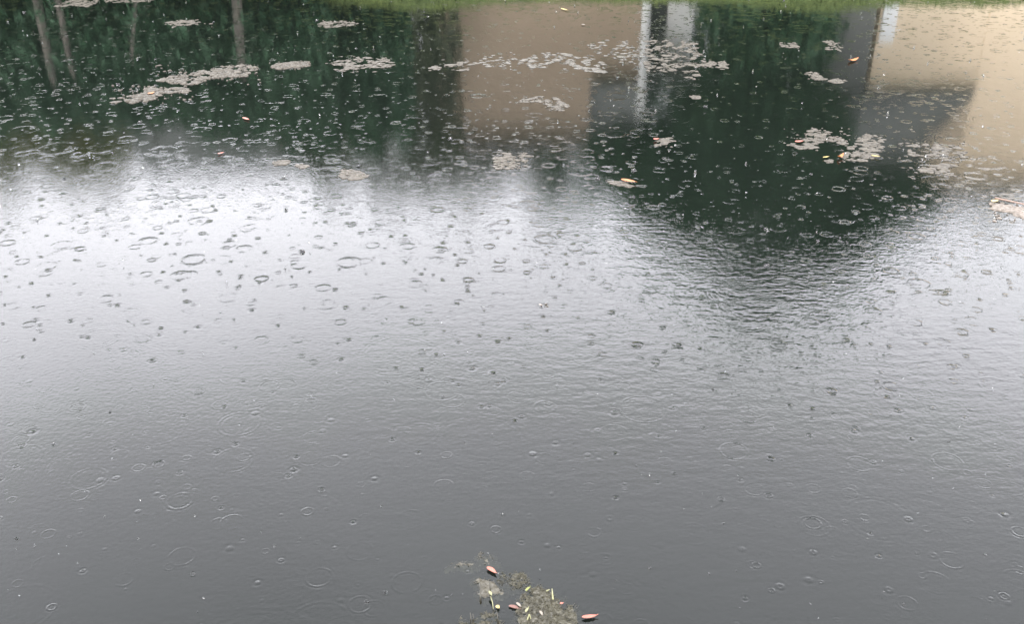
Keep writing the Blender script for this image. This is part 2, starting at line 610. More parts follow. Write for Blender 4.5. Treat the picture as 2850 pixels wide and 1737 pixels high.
# dark hedge shrubs, left
for (a, b, top, D, sd_, lab) in (
        (-260, 240, 385, 14.0, 1, 'dark green shrub mirrored behind the pair of leaning pale trunks'),
        (200, 620, 370, 14.2, 2, 'dark green shrub mirrored between the leaning trunk pair and the single straight trunk'),
        (580, 930, 385, 14.1, 3, 'dark green shrub mirrored just behind the single straight pale trunk'),
        (880, 1150, 420, 15.4, 4, 'dark green shrub mirrored against the left edge of the tan house')):
    bl = bush_blobs(a, b, top, D, sd_)
    xm = M((a + b) / 2, top, D)[0]
    tree('tall_shrub', lab, 'shrub', (xm, D), bl, 15000, .075, 'leaf_dark', sd_, limbs(xm, D, 2.2, .07, sd_, 0, 5, .8), 'bark_dark', 'dark shrubs mirrored along the far bank')
for (a, b, top, D, sd_, lab) in (
        (-200, 345, 560, 20.5, 11, 'olive green bush mirrored beside the grey roofed house, at the edge of the pond'),
        (885, 1285, 585, 20.3, 13, 'olive brown bush mirrored beside the tan house')):
    bl = bush_blobs(a, b, top, D, sd_, k=6)
    xm = M((a + b) / 2, top, D)[0]
    tree('olive_bush', lab, 'bush', (xm, D), bl, 11000, .075, 'leaf_olive' if sd_ < 13 else 'leaf_mid', sd_, limbs(xm, D, 2.4, .07, sd_, 0, 4, .8))
bl = bush_blobs(785, 892, 480, 21, 12, k=2, depth=.5)
xm = M(840, 440, 21)[0]
tree('narrow_cypress', 'narrow dark cypress mirrored between the grey roof and the tan house', 'tree', (xm, 21), bl, 6000, .07, 'leaf_dark', 12, limbs(xm, 21, 4.0, .08, 12, 0, 4, .25))

# pale trunks that lean over the shrubs
for (p0, p1, wpx, sd_, lab) in (
        ((92, 0), (146, 215), 24, 21, 'pale grey trunk mirrored near the corner, thicker of the leaning pair'),
        ((150, 0), (198, 190), 18, 22, 'pale grey trunk mirrored near the corner, thinner of the leaning pair'),
        ((395, 0), (366, 150), 10, 23, 'faint thin pale trunk mirrored alone between the leaning pair and straight trunk'),
        ((655, 0), (672, 185), 26, 24, 'straight pale grey trunk mirrored alone above the long scum mat')):
    D = 13.1
    xb, zb = M(p0[0], -60, D)
    xt, zt = M(p1[0], p1[1], D)
    rad = wpx / FPX * (D + .8) / 2
    z0 = ground_z(xb, D) - .1
    tr_ = [([(xb, D, z0), (xb + (xt - xb) * .4, D, z0 + (zt - z0) * .4), (xt, D, zt), (xt + (xt - xb) * .05, D + .05, zt + .12)], [rad * 1.15, rad, rad * .8, rad * .35])]
    bl = [(xb + (xt - xb) * t_ / 7 + random.uniform(-.07, .07), D - .02, max(.35, z0 + (zt - z0) * t_ / 7), .10, .10, .16) for t_ in range(1, 8)]
    bl += [(xt + random.uniform(-.4, .4), D + random.uniform(.6, 1.2), zt + random.uniform(0.1, .5), .45, .4, .3) for _ in range(4)]
    tree('slender_tree', lab, 'tree', (xb, D), bl, 1100, .05, 'leaf_dark', sd_, tr_, 'bark')

# big dense tree between the houses
D = 18.6
bl = []
for (cx, cy_top, hw) in ((1830, 560, 130), (1885, 700, 115), (1975, 775, 110), (2080, 835, 110), (2195, 800, 120), (2300, 760, 110), (2400, 690, 110), (1800, 640, 100), (2040, 862, 45), (2130, 855, 50), (1925, 775, 50), (2255, 815, 45), (2350, 750, 50), (1840, 705, 45), (1950, 690, 140), (2320, 690, 140), (2060, 560, 240), (2160, 500, 170), (1950, 430, 120), (2040, 300, 110), (1740, 560, 130), (2440, 640, 130), (1850, 680, 130), (2080, 650, 190), (2210, 640, 170), (1960, 600, 150), (2140, 300, 160), (2085, 150, 150), (2200, 170, 110), (1990, 560, 150)):
    x, z = M(cx, cy_top, D)
    r_ = hw / FPX * 20
    zr = min(1.1, max(.6, r_ * .9))
    bl.append((x, D + random.uniform(-.5, .5), z - zr, r_, r_ * .9, zr))
xm = M(2080, 400, D)[0]
tree('dense_evergreen_tree', 'tall dense dark evergreen tree mirrored between the two houses, its tip reaching into the sky', 'tree', (xm, D), bl, 52000, .085, 'leaf_dark', 31, limbs(xm, D, 6.2, .22, 31, 0.1, 7, 1.3))
# wider low trees behind it, towards the cream house
bl = bush_blobs(2330, 2780, 665, 25.5, 41, k=4, depth=1.2)
xm = M(2520, 500, 25.5)[0]
tree('broad_tree', 'dark broad tree mirrored behind the grey roof of the cream house', 'tree', (xm, 25.5), bl, 13000, .11, 'leaf_dark', 41, limbs(xm, 25.5, 4.5, .2, 41, 0, 6, 1.2))
bl = bush_blobs(1150, 1560, 600, 27, 42, k=4, depth=1.2)
xm = M(1400, 450, 27)[0]
tree('broad_tree', 'dark broad tree mirrored behind the brown roof of the tan house', 'tree', (xm, 27), bl, 12000, .11, 'leaf_mid', 42, limbs(xm, 27, 4.5, .2, 42, 0, 6, 1.2))
for (a, b_, top, sd_, lab) in ((-250, 330, 540, 44, 'dark broad tree mirrored at the far left, behind the olive bush'),
                               (260, 960, 500, 45, 'dark broad tree mirrored behind the wide grey roof')):
    bl = bush_blobs(a, b_, top, 29, sd_, k=5, depth=1.2)
    xm = M((a + b_) / 2, top, 29)[0]
    tree('broad_tree', lab, 'tree', (xm, 29), bl, 14000, .12, 'leaf_mid', sd_, limbs(xm, 29, 4.8, .2, sd_, 0, 6, 1.2))
bl = bush_blobs(1530, 2000, 610, 26.5, 43, k=4, depth=1.2)
xm = M(1680, 450, 26.5)[0]
tree('broad_tree', 'dark broad tree mirrored behind the grey wing of the tan house', 'tree', (xm, 26.5), bl, 12000, .11, 'leaf_dark', 43, limbs(xm, 26.5, 4.5, .2, 43, 0, 6, 1.2))


# ------------------------------------------------------------------ houses of the far bank
def pz(py, D):
    return M(1425, py, D)[1]


def px_x(px, py, D):
    return M(px, py, D)[0]


# tan house
D = 22.0
x0, x1, xw = px_x(1215, 120, D), px_x(1788, 120, D), px_x(1640, 300, D)
gz = ground_z((x0 + x1) / 2, D)
th = empty('tan_house', ((x0 + x1) / 2, D, gz), 'tan rendered house mirrored in mid pond, with brown roof and white corner column', 'house')
ze, zt, zw = pz(395, D), pz(455, D + 1.2), pz(225, D)
b = MB()
b.box(x0, xw, D, D + 5, gz - .3, ze)
b.box(xw + .003, x1, D + .003, D + 4, gz - .3, zw)
b.build('wall', MAT['tan'], th)
b = MB()
b.add([(x0 - .3, D - .3, ze - .02), (xw - .004, D - .3, ze - .02), (xw - .004, D + 2.5, zt), (x0 + .6, D + 2.5, zt), (x0 - .3, D + 5.3, ze - .02), (xw - .004, D + 5.3, ze - .02)],
      [(0, 1, 2, 3), (5, 4, 3, 2), (1, 5, 2), (4, 0, 3), (0, 4, 5, 1)])
b.build('roof', MAT['roof_brown'], th)
zr = pz(430, D + 2.6)
b = MB()
b.add([(xw + .004, D - .25, zw + .02), (x1 + .1, D - .25, zw + .02), (x1 + .1, D + 2.6, zr), (xw + .004, D + 2.6, zr), (xw + .004, D + 2.8, zw), (x1 + .1, D + 2.8, zw)],
      [(0, 1, 2, 3), (5, 4, 3, 2), (1, 5, 2), (4, 0, 3), (0, 4, 5, 1)])
rf = b.build('roof', MAT['roof_grey'], th)
rf['label'] = 'grey roof of the lower wing'
# white column and porch
b = MB()
xc = px_x(1792, 150, D - .6)
b.tube([(xc, D - .6, gz - .1), (xc, D - .6, pz(335, D - .6))], [.10, .085], 12)
b.box(xc - .14, xc + .14, D - .74, D - .46, gz - .1, gz + .25)
b.build('column', MAT['white'], th)
dx0, dx1 = px_x(1806, 100, D + .6), px_x(1858, 100, D + .6)
zd = pz(190, D + .6)
b = MB()
px0, px1 = px_x(1800, 100, D + .8), px_x(1925, 100, D + .8)
b.box(px0, dx0, D + .8, D + 2, gz - .3, zd)
b.box(dx1, px1, D + .8, D + 2, gz - .3, zd)
b.box(dx0, dx1, D + .8, D + 2, pz(108, D + .8), zd - .6)
pw = b.build('porch_wall', MAT['white'], th)
b = MB()
b.box(dx0 + .01, dx1 - .01, D + .9, D + .96, gz, pz(106, D + .9))
dr = b.build('door', MAT['door'], th)
b = MB()
b.tube([(dx1 - .12, D + .86, gz + 1.0), (dx1 - .12, D + .86, gz + 1.12)], .015, 8)
b.build('handle', MAT['white'], dr)
b = MB()
b.box(px0 - .1, px1 + .1, D + .3, D + 2.2, zd + .01, zd + .16)
b.build('porch_roof', MAT['roof_grey'], th)
b = MB()
for k in range(6):
    xx = dx1 + .08 + (px1 - dx1 - .1) * k / 5
    b.box(xx - .02, xx + .02, D + .1, D + .14, gz, gz + 1.15)
b.box(dx1 + .04, px1 + .04, D + .09, D + .15, gz + 1.151, gz + 1.22)
b.build('railing', MAT['white'], th)

# cream house
D = 20.0
cx0, cx1, cx2 = px_x(2432, 150, D), px_x(2680, 380, D), px_x(3150, 300, D)
gz = ground_z(cx1, D)
ch = empty('cream_house', (cx1, D, gz), 'bright cream house mirrored at the right, tall gable beside a low wing', 'house')
zl = pz(245, D)
zh = pz(515, D)
b = MB()
b.box(cx0, cx1, D + .003, D + 4, gz - .3, zl)
b.box(cx1 + .003, cx2, D - .01, D + 6, gz - .3, zh)
b.build('wall', MAT['cream'], ch)
b = MB()
zr = pz(470, D + 2.6)
b.add([(cx0 - .1, D - .25, zl + .01), (cx1 - .01, D - .25, zl + .01), (cx1 - .01, D + 2.6, zr), (cx0 + .5, D + 2.6, zr), (cx0 - .1, D + 3, zl), (cx1 - .01, D + 3, zl)],
      [(0, 1, 2, 3), (5, 4, 3, 2), (1, 5, 2), (4, 0, 3), (0, 4, 5, 1)])
rf = b.build('roof', MAT['roof_grey'], ch)
rf['label'] = 'sloping grey roof of the low wing'
b = MB()
b.box(cx1 - .02, cx2 + .3, D - .2, D + 6.2, zh + .003, zh + .18)
b.build('roof', MAT['roof_brown'], ch)
b = MB()
wx0, wx1 = px_x(2448, 90, D), px_x(2488, 90, D)
b.box(wx0, wx1, D - .04, D - .003, gz + .3, pz(115, D))
wd = b.build('door', MAT['white'], ch)
b = MB()
b.tube([(wx1 - .08, D - .07, gz + 1.0), (wx1 - .08, D - .07, gz + 1.1)], .015, 8)
b.build('handle', MAT['door'], wd)

# grey shed with a chimney between tree and cream house
D = 19.3
sx0, sx1 = px_x(2275, 120, D), px_x(2425, 120, D)
gz = ground_z(sx0, D)
zs = pz(255, D)
sh = empty('grey_shed', ((sx0 + sx1) / 2, D, gz), 'narrow dark grey shed mirrored between the evergreen tree and the cream house', 'shed')
b = MB()
b.box(sx0, sx1, D, D + 1.6, gz - .3, zs)
b.build('wall', MAT['concrete'], sh)
b = MB()
b.add([(sx0 - .1, D - .12, zs + .003), (sx1 + .1, D - .12, zs + .003), (sx1 + .1, D + 1.7, zs + .3), (sx0 - .1, D + 1.7, zs + .3),
       (sx0 - .1, D - .12, zs + .06), (sx1 + .1, D - .12, zs + .06), (sx1 + .1, D + 1.7, zs + .36), (sx0 - .1, D + 1.7, zs + .36)],
      [(3, 2, 1, 0), (4, 5, 6, 7), (0, 1, 5, 4), (1, 2, 6, 5), (2, 3, 7, 6), (3, 0, 4, 7)])
srf = b.build('roof', MAT['roof_grey'], sh)
b = MB()
hx0, hx1 = px_x(2338, 320, D + 1), px_x(2388, 320, D + 1)
b.box(hx0, hx1, D + .8, D + 1.3, zs + .1, pz(405, D + .8))
b.box(hx0 - .04, hx1 + .04, D + .76, D + 1.34, pz(405, D + .8) + .003, pz(415, D + .8))
b.build('chimney', MAT['beige'], srf)

# grey roofed house, left
D = 24.0
gx0, gx1 = px_x(290, 380, D), px_x(775, 380, D)
gz = ground_z(gx0, D)
gh = empty('grey_house', ((gx0 + gx1) / 2, D, gz), 'low house with a wide grey roof mirrored behind the dark shrubs', 'house')
zl, zr = pz(300, D), pz(490, D + 3)
b = MB()
b.box(gx0 + .2, gx1 - .2, D, D + 6, gz - .3, zl)
b.build('wall', MAT['concrete'], gh)
b = MB()
b.add([(gx0 - .1, D - .4, zl + .01), (gx1 + .1, D - .4, zl + .01), (gx1 + .1, D + 3, zr), (gx0 - .1, D + 3, zr), (gx0 - .1, D + 6.4, zl + .01), (gx1 + .1, D + 6.4, zl + .01)],
      [(0, 1, 2, 3), (5, 4, 3, 2), (1, 5, 2), (4, 0, 3), (0, 4, 5, 1)])
b.build('roof', MAT['roof_grey'], gh)
b = MB()
b.box(px_x(770, 400, D), px_x(797, 400, D), D + .2, D + .9, gz, pz(425, D))
b.build('chimney', MAT['beige'], gh)


# ------------------------------------------------------------------ floating scum mats
def inside(p, poly):
    x, y = p
    c = False
    for i in range(len(poly)):
        x1, y1 = poly[i]
        x2, y2 = poly[i - 1]
        if (y1 > y) != (y2 > y) and x < (x2 - x1) * (y - y1) / (y2 - y1) + x1:
            c = not c
    return c


def flake(mb, c, r, h, rr, elong=1.0, ang=0.0):
    n = 9
    ph = [rr.uniform(.65, 1.25) for _ in range(n)]
    ca, sa = math.cos(ang), math.sin(ang)
    V = []
    for k, (fr_, z) in enumerate(((1.0, -.002), (.93, h * .55), (.55, h))):
        for i in range(n):
            a = 2 * math.pi * i / n
            x, y = math.cos(a) * r * ph[i] * fr_ * elong, math.sin(a) * r * ph[i] * fr_
            V.append((c.x + x * ca - y * sa, c.y + x * sa + y * ca, z + rr.uniform(-.12, .12) * h))
    V.append((c.x, c.y, h * rr.uniform(.7, 1.1)))
    F = [(k * n + i, k * n + (i + 1) % n, (k + 1) * n + (i + 1) % n, (k + 1) * n + i) for k in range(2) for i in range(n)]
    F += [(2 * n + i, 2 * n + (i + 1) % n, 3 * n) for i in range(n)]
    mb.add(V, F)


def mat_of_scum(label, poly, n, size=(.008, .022), thr=0.0, seed=0, matname='scum', h=.004, nscale=.045, group='floating scum mats'):
    rr = random.Random(seed + 100)
    cx = sum(p[0] for p in poly) / len(poly)
    cy = sum(p[1] for p in poly) / len(poly)
    xs_, ys_ = [p[0] for p in poly], [p[1] for p in poly]
    mb = MB()
    k = tries = 0
    while k < n and tries < n * 60:
        tries += 1
        p = (rr.uniform(min(xs_), max(xs_)), rr.uniform(min(ys_), max(ys_)))
        stray = rr.random() < .035
        if stray:
            p = (cx + (p[0] - cx) * 1.06, cy + (p[1] - cy) * 1.15)
        elif not inside(p, poly):
            continue
        if not stray and mnoise.noise(Vector((p[0] * nscale, p[1] * nscale * 3, seed * 3.1))) < thr - .15 * rr.random():
            continue
        k += 1
        g_ = G(*p)
        r_ = (size[0] * .6 + (size[1] * 1.15 - size[0] * .6) * rr.random() ** 1.8) * (1.4 if rr.random() < .12 else .85) * (.55 if stray else 1)
        flake(mb, g_, r_, h * rr.uniform(.5, 1.3), rr, rr.uniform(1, 1.7), rr.uniform(-.5, .5))
    root = G(cx, cy)
    mb.v = [(x - root.x, y - root.y, z) for x, y, z in mb.v]
    o = mb.build('scum_mat', MAT[matname], None, True)
    o.location = (root.x, root.y, 0)
    return tag(o, label, 'scum mat', group)


mat_of_scum('pale scum strip cut by the top edge, beside the leaning trunk reflections', [(152, 16), (185, 6), (180, -6), (280, -8), (270, 8), (245, 18), (200, 14), (170, 20)], 240, seed=1, thr=-.15)
mat_of_scum('thin pale scum line along the top edge, right of the corner strip', [(288, 5), (300, -6), (430, -6), (425, 3), (370, 7)], 130, seed=2, thr=-.1)
mat_of_scum('small ragged hook shaped scum mat alone in the dark water, by the thin trunk', [(462, 58), (480, 56), (560, 54), (592, 66), (560, 66), (520, 72), (480, 77), (474, 68)], 150, seed=3, thr=-.05)
mat_of_scum('compact oval scum mat alone in dark water, right of the straight trunk', [(886, 66), (905, 57), (960, 57), (998, 64), (970, 72), (910, 76)], 170, seed=4, thr=-.4)
mat_of_scum('long dense curving scum mat, largest in the dark water', [(436, 222), (470, 212), (520, 203), (560, 190), (620, 184), (700, 180), (720, 190), (690, 205), (690, 215), (640, 214), (580, 222), (540, 235), (480, 233), (460, 226)], 700, seed=5, thr=-.08, h=.008)
mat_of_scum('smooth narrow sausage shaped scum mat at the tip of the long curving one', [(753, 186), (770, 178), (820, 173), (855, 172), (863, 182), (830, 187), (775, 192)], 300, (.010, .022), -.9, 6, h=.009)
mat_of_scum('jagged scum mat with an orange leaf, below the long curving one', [(318, 285), (340, 270), (400, 262), (402, 248), (425, 240), (440, 250), (500, 243), (530, 248), (515, 258), (460, 258), (440, 270), (420, 280), (370, 286)], 400, seed=7, thr=-.15, h=.008)
mat_of_scum('ragged scum mat ending in a point, left of the tan reflection, in dark water', [(911, 178), (935, 168), (985, 165), (1000, 158), (1075, 160), (1100, 178), (1080, 188), (1020, 187), (985, 196), (945, 198), (960, 184)], 330, seed=8, thr=-.05)
mat_of_scum('loose scum bits straddling the left edge of the tan reflection', [(1195, 182), (1230, 178), (1300, 168), (1330, 172), (1300, 198), (1240, 193), (1200, 192)], 110, seed=9, thr=.08)
mat_of_scum('scattered scum bits in the left of the tan reflection', [(1300, 162), (1390, 148), (1470, 165), (1430, 190), (1360, 186)], 110, seed=10, thr=.10, matname='scum_wet')
mat_of_scum('loose patch of scum bits in the middle of the tan reflection', [(1464, 165), (1500, 146), (1575, 146), (1600, 160), (1540, 186), (1470, 192)], 170, seed=11, thr=.08, matname='scum_wet')
mat_of_scum('loose patch of scum bits right of mid tan reflection, beside an equal patch', [(1576, 160), (1640, 150), (1690, 180), (1682, 202), (1620, 198), (1580, 180)], 170, seed=12, thr=.08, matname='scum_wet')
mat_of_scum('faint upper scum patch beside the white column reflection', [(1622, 130), (1660, 114), (1745, 112), (1780, 140), (1760, 175), (1690, 160)], 160, seed=13, thr=.09, matname='scum_wet')
mat_of_scum('large broken scum field below the white porch reflection', [(1790, 170), (1800, 112), (1880, 108), (1955, 118), (1962, 160), (1965, 215), (1930, 222), (1870, 200), (1800, 196)], 520, seed=14, thr=.10)
mat_of_scum('small yellowish scum strip right of the broken field', [(1955, 182), (1975, 170), (2012, 172), (2028, 190), (2000, 192)], 110, seed=15, thr=-.1)
mat_of_scum('small scum bits in the tan reflection, left of two', [(1446, 284), (1460, 270), (1512, 268), (1508, 286), (1470, 283)], 70, seed=16, thr=-.1)
mat_of_scum('small scum bits in the tan reflection, right of two', [(1515, 280), (1545, 272), (1580, 292), (1570, 309), (1528, 306)], 90, seed=17, thr=-.05)
mat_of_scum('round loose scum patch below the tan reflection', [(1369, 440), (1385, 428), (1470, 424), (1486, 455), (1440, 470), (1380, 470)], 190, (.008, .020), -.02, 18)
mat_of_scum('pale scum patch with dark gaps where the roof reflections break up', [(940, 490), (955, 474), (990, 472), (1028, 492), (1000, 498), (960, 497)], 150, (.008, .02), -.25, 19)
mat_of_scum('pale round scum flake beside a twin, left of them', [(762, 452), (775, 446), (800, 448), (796, 458), (770, 460)], 60, (.008, .018), -.9, 20)
mat_of_scum('pale ragged scum flake beside a twin, right of them', [(822, 460), (840, 456), (856, 464), (838, 470)], 40, (.008, .018), -.9, 21)
mat_of_scum('small scum patch in the dark reflection right of the tan house', [(1819, 408), (1830, 390), (1860, 382), (1874, 392), (1850, 402)], 70, (.008, .02), -.1, 22)
mat_of_scum('scum patch under the bright orange leaf', [(1694, 508), (1720, 504), (1768, 514), (1752, 522), (1715, 514)], 90, (.007, .018), -.2, 23)
mat_of_scum('small scum stripe in the dark evergreen reflection near the top', [(2166, 118), (2215, 118), (2222, 134), (2180, 132)], 60, seed=24, thr=-.05)
mat_of_scum('sparse scum bits in the grey shed reflection', [(2285, 124), (2300, 112), (2334, 108), (2345, 140), (2300, 138)], 50, seed=25, thr=0)
mat_of_scum('pointed scum mat below the orange leaf, left of an oval one', [(2244, 205), (2262, 198), (2300, 222), (2268, 223)], 80, seed=26, thr=-.3)
mat_of_scum('oval scum mat below the orange leaf, right of a pointed one', [(2308, 224), (2325, 218), (2352, 222), (2340, 231), (2318, 231)], 80, seed=27, thr=-.5)
mat_of_scum('smooth pale oval scum pad alone below the broken field', [(1919, 268), (1930, 264), (1952, 270), (1938, 275)], 50, (.01, .02), -.9, 28)
mat_of_scum('broad grey scum mat with a long tail at its side, in the dark reflection', [(2176, 405), (2206, 398), (2238, 396), (2240, 372), (2262, 357), (2310, 366), (2352, 388), (2362, 402), (2300, 394), (2266, 400), (2256, 414), (2215, 416), (2205, 404)], 280, (.008, .019), .0, 29)
mat_of_scum('broad grey scum mat with an orange curl, right of the tailed mat', [(2340, 430), (2346, 412), (2385, 404), (2388, 384), (2420, 370), (2456, 388), (2454, 414), (2440, 440), (2390, 448), (2350, 446)], 300, (.008, .019), .0, 30)
mat_of_scum('tiny scum pad with a yellow leaf, below the two broad mats', [(2296, 448), (2310, 443), (2320, 450), (2304, 454)], 30, (.008, .018), -.9, 31)
mat_of_scum('scattered scum flakes crossing the cream reflection edge', [(2506, 412), (2550, 400), (2640, 398), (2700, 420), (2690, 438), (2620, 450), (2540, 440)], 200, (.008, .020), .08, 32)
mat_of_scum('dense scum flakes below the scattered ones at the cream reflection edge', [(2532, 478), (2580, 462), (2640, 456), (2668, 466), (2650, 490), (2600, 482)], 150, (.008, .020), .0, 33)
mat_of_scum('large pale scum mat cut by the right edge, under a bare twig', [(2757, 566), (2800, 572), (2900, 585), (2910, 625), (2845, 606), (2810, 590), (2780, 588)], 520, (.009, .022), -.4, 34, 'scum_pale', h=.005)
mat_of_scum('faint tiny scum bits floating alone in the white sky reflection', [(1500, 852), (1515, 846), (1535, 852), (1520, 858)], 7, (.003, .006), -.9, 35)


# ------------------------------------------------------------------ fallen leaves
def leaf(name, label, p0, p1, width, mat_, bend=.25, z=.006, curl=.10, cat='leaf', group=None):
    a, b_ = G(*p0), G(*p1)
    L = (b_ - a).length
    d = (b_ - a).normalized()
    s_ = Vector((-d.y, d.x, 0))
    n = 14
    V, F = [], []
    base = (a + b_) / 2
    th = .0012
    for k in range(n + 1):
        t = k / n
        wd_ = width * (math.sin(math.pi * min(1, max(0, t)) ** .8) ** .75) * .5 + .0006
        c = a + d * (L * t) + s_ * (bend * L * .25 * math.sin(math.pi * t)) - base
        zz = z + curl * L * (2 * t - 1) ** 2 * .6
        for sgn, up in ((-1, .35), (-.5, .12), (0, 0), (.5, .12), (1, .35)):
            p = c + s_ * (wd_ * sgn)
            V.append((p.x, p.y, zz + up * wd_ * .5 + th))
        for sgn, up in ((1, .35), (0, 0), (-1, .35)):
            p = c + s_ * (wd_ * sgn)
            V.append((p.x, p.y, zz + up * wd_ * .5 - th * .4))
    m_ = 8
    for k in range(n):
        for i in range(m_):
            F.append((k * m_ + i, k * m_ + (i + 1) % m_, (k + 1) * m_ + (i + 1) % m_, (k + 1) * m_ + i))
    F += [tuple(range(m_ - 1, -1, -1)), tuple(n * m_ + i for i in range(m_))]
    root = empty(name, (base.x, base.y, 0), label, cat, group)
    o = mesh('blade', V, F, MAT[mat_], None, True)
    o.parent = root
    st = MB()
    e = b_ - base
    st.tube([(e.x, e.y, V[-6][2]), (e.x + d.x * L * .12 + s_.x * L * .03, e.y + d.y * L * .12 + s_.y * L * .03, z + .003)], [.0012, .0008], 6)
    so_ = st.build('stalk', MAT[mat_], None, True)
    so_.parent = root
    return root


leaf('fallen_leaf', 'bright orange leaf floating upright edged in the grey reflection near the top', (2362, 173), (2388, 167), .045, 'leaf_orange', curl=.25)
leaf('fallen_leaf', 'bright orange red leaf resting on a scum patch in the dark ripples', (1728, 505), (1768, 512), .034, 'leaf_orange', z=.010)
leaf('fallen_leaf', 'salmon leaf curled on the water left of centre, in grey reflection', (676, 330), (692, 336), .024, 'leaf_salmon')
leaf('fallen_leaf', 'pinkish slim leaf floating where the grey roof reflection ends', (607, 431), (622, 427), .016, 'leaf_salmon')
leaf('fallen_leaf', 'pale orange slim leaf in the tan reflection near the grassy top', (1561, 25), (1579, 30), .030, 'leaf_yellow')
leaf('fallen_leaf', 'small white leaf floating in the tan reflection', (1618, 69), (1628, 70), .028, 'leaf_pale')
leaf('fallen_leaf', 'orange leaf caught in the jagged scum mat', (414, 266), (430, 261), .035, 'leaf_orange', z=.012)
leaf('fallen_leaf', 'pale orange leaf at the corner of a small scum patch', (1819, 392), (1833, 390), .026, 'leaf_salmon', z=.01)
leaf('fallen_leaf', 'rusty leaf lying on the tailed scum mat', (2212, 400), (2234, 398), .030, 'leaf_salmon', z=.012)
leaf('fallen_leaf', 'orange curled leaf at the side of the broad right scum mat', (2334, 445), (2346, 437), .026, 'leaf_orange', z=.010, curl=.4)
leaf('fallen_leaf', 'yellow slim leaf above the tiny scum pad', (2290, 443), (2306, 440), .014, 'leaf_yellow', z=.010)
leaf('fallen_leaf', 'yellow leaf pointing out of the broad right scum mat', (2424, 437), (2446, 440), .016, 'leaf_yellow', z=.010)
leaf('fallen_leaf', 'golden leaf at the end of the bare twig by the right edge', (2760, 568), (2776, 563), .026, 'leaf_yellow', z=.012)
leaf('fallen_leaf', 'faint orange leaf scrap alone in the white sky reflection', (1500, 851), (1509, 854), .006, 'leaf_pale')
leaf('fallen_leaf', 'salmon leaf floating just above the near algae clumps', (1355, 1585), (1380, 1601), .0125, 'leaf_salmon', curl=.04)
leaf('fallen_leaf', 'salmon leaf floating alone at the bottom edge beside the algae', (1619, 1724), (1660, 1719), .0105, 'leaf_salmon', bend=-.1, curl=.04)
leaf('fallen_leaf', 'dull brownish red leaf half sunk between the algae clumps', (1416, 1690), (1446, 1699), .010, 'leaf_brown', z=.003, curl=.02)
leaf('fallen_leaf', 'small golden leaf by the thin pale stem in the algae', (1381, 1692), (1389, 1699), .010, 'leaf_yellow', curl=.05)
leaf('fallen_leaf', 'small pale tan leaf touching the brownish red one', (1437, 1684), (1449, 1695), .006, 'leaf_pale', curl=.05)
leaf('fallen_leaf', 'pale yellow leaf tip above the thin stem in the algae', (1361, 1659), (1368, 1671), .0065, 'straw', curl=.05, z=.016)
leaf('fallen_leaf', 'yellow green leaf leaning on the largest algae clump', (1463, 1657), (1475, 1646), .006, 'leaf_olive', curl=.05, z=.014)
leaf('fallen_leaf', 'short pale sliver leaf in the largest algae clump, left of the brown tipped one', (1463, 1716), (1471, 1704), .0055, 'straw', curl=.05, z=.014)
leaf('fallen_leaf', 'short brown tipped leaf in the largest algae clump', (1502, 1713), (1509, 1725), .006, 'leaf_pale', curl=.05, z=.014)
leaf('fallen_leaf', 'small pinkish leaf scrap on the right shoulder of the largest algae clump', (1558, 1692), (1567, 1691), .005, 'leaf_salmon', curl=.05, z=.014)


# ------------------------------------------------------------------ twigs and stems
def stem(name, label, pts, r, mat_, cat='twig'):
    mb = MB()
    P = [G(px, py) + Vector((0, 0, z)) for px, py, z in pts]
    base = P[0].copy()
    base.z = 0
    rad = [r * (1 - .5 * i / (len(P) - 1)) for i in range(len(P))]
    mb.tube([p - base for p in P], rad, 8)
    o = mb.build(name, MAT[mat_], None, True)
    o.location = base
    return tag(o, label, cat)


stem('bare_twig', 'long pinkish bare twig lying across the scum at the right edge', [(2768, 556, .010), (2800, 563, .012), (2840, 573, .014), (2900, 590, .012)], .006, 'twig')
stem('pale_straw', 'straight pale yellow straw standing on the largest algae clump', [(1539, 1682, .016), (1536, 1655, .02)], .0028, 'straw', 'straw')
stem('pale_straw', 'short pale straw lying beside the upright one on the algae', [(1520, 1657, .014), (1530, 1654, .016)], .0022, 'straw', 'straw')
stem('pale_straw', 'pale forked straw at the bottom edge, leaning left', [(1468, 1736, .012), (1472, 1723, .016)], .0022, 'straw', 'straw')
stem('pale_straw', 'pale forked straw at the bottom edge, leaning right', [(1473, 1723, .016), (1477, 1733, .012)], .0020, 'straw', 'straw')
stem('thin_stem', 'thin pale stem running down from the yellow leaf tip', [(1366, 1671, .012), (1371, 1685, .008), (1373, 1700, .004)], .0016, 'straw', 'stem')
stem('dark_reed', 'black broken reed stub in the tan algae, longer of two', [(1338, 1682, .0), (1337, 1668, .018), (1338, 1655, .03), (1336, 1641, .035)], .0026, 'reed_dark', 'reed')
stem('dark_reed', 'black broken reed stub in the tan algae, shorter of two', [(1365, 1657, .0), (1364, 1648, .02), (1363, 1640, .03)], .0020, 'reed_dark', 'reed')
stem('dark_reed', 'dark forked reed stub at the bottom edge, near the thin stem', [(1386, 1742, .0), (1385, 1732, .02), (1382, 1722, .03)], .0022, 'reed_dark', 'reed')
stem('dark_reed', 'dark reed stub at the bottom edge, left of the algae stem', [(1309, 1738, .0), (1311, 1730, .015), (1309, 1722, .02)], .0020, 'reed_dark', 'reed')
stem('dark_reed', 'short dark reed stub right beside the left bottom one', [(1317, 1736, .0), (1318, 1729, .012), (1316, 1723, .018)], .0018, 'reed_dark', 'reed')


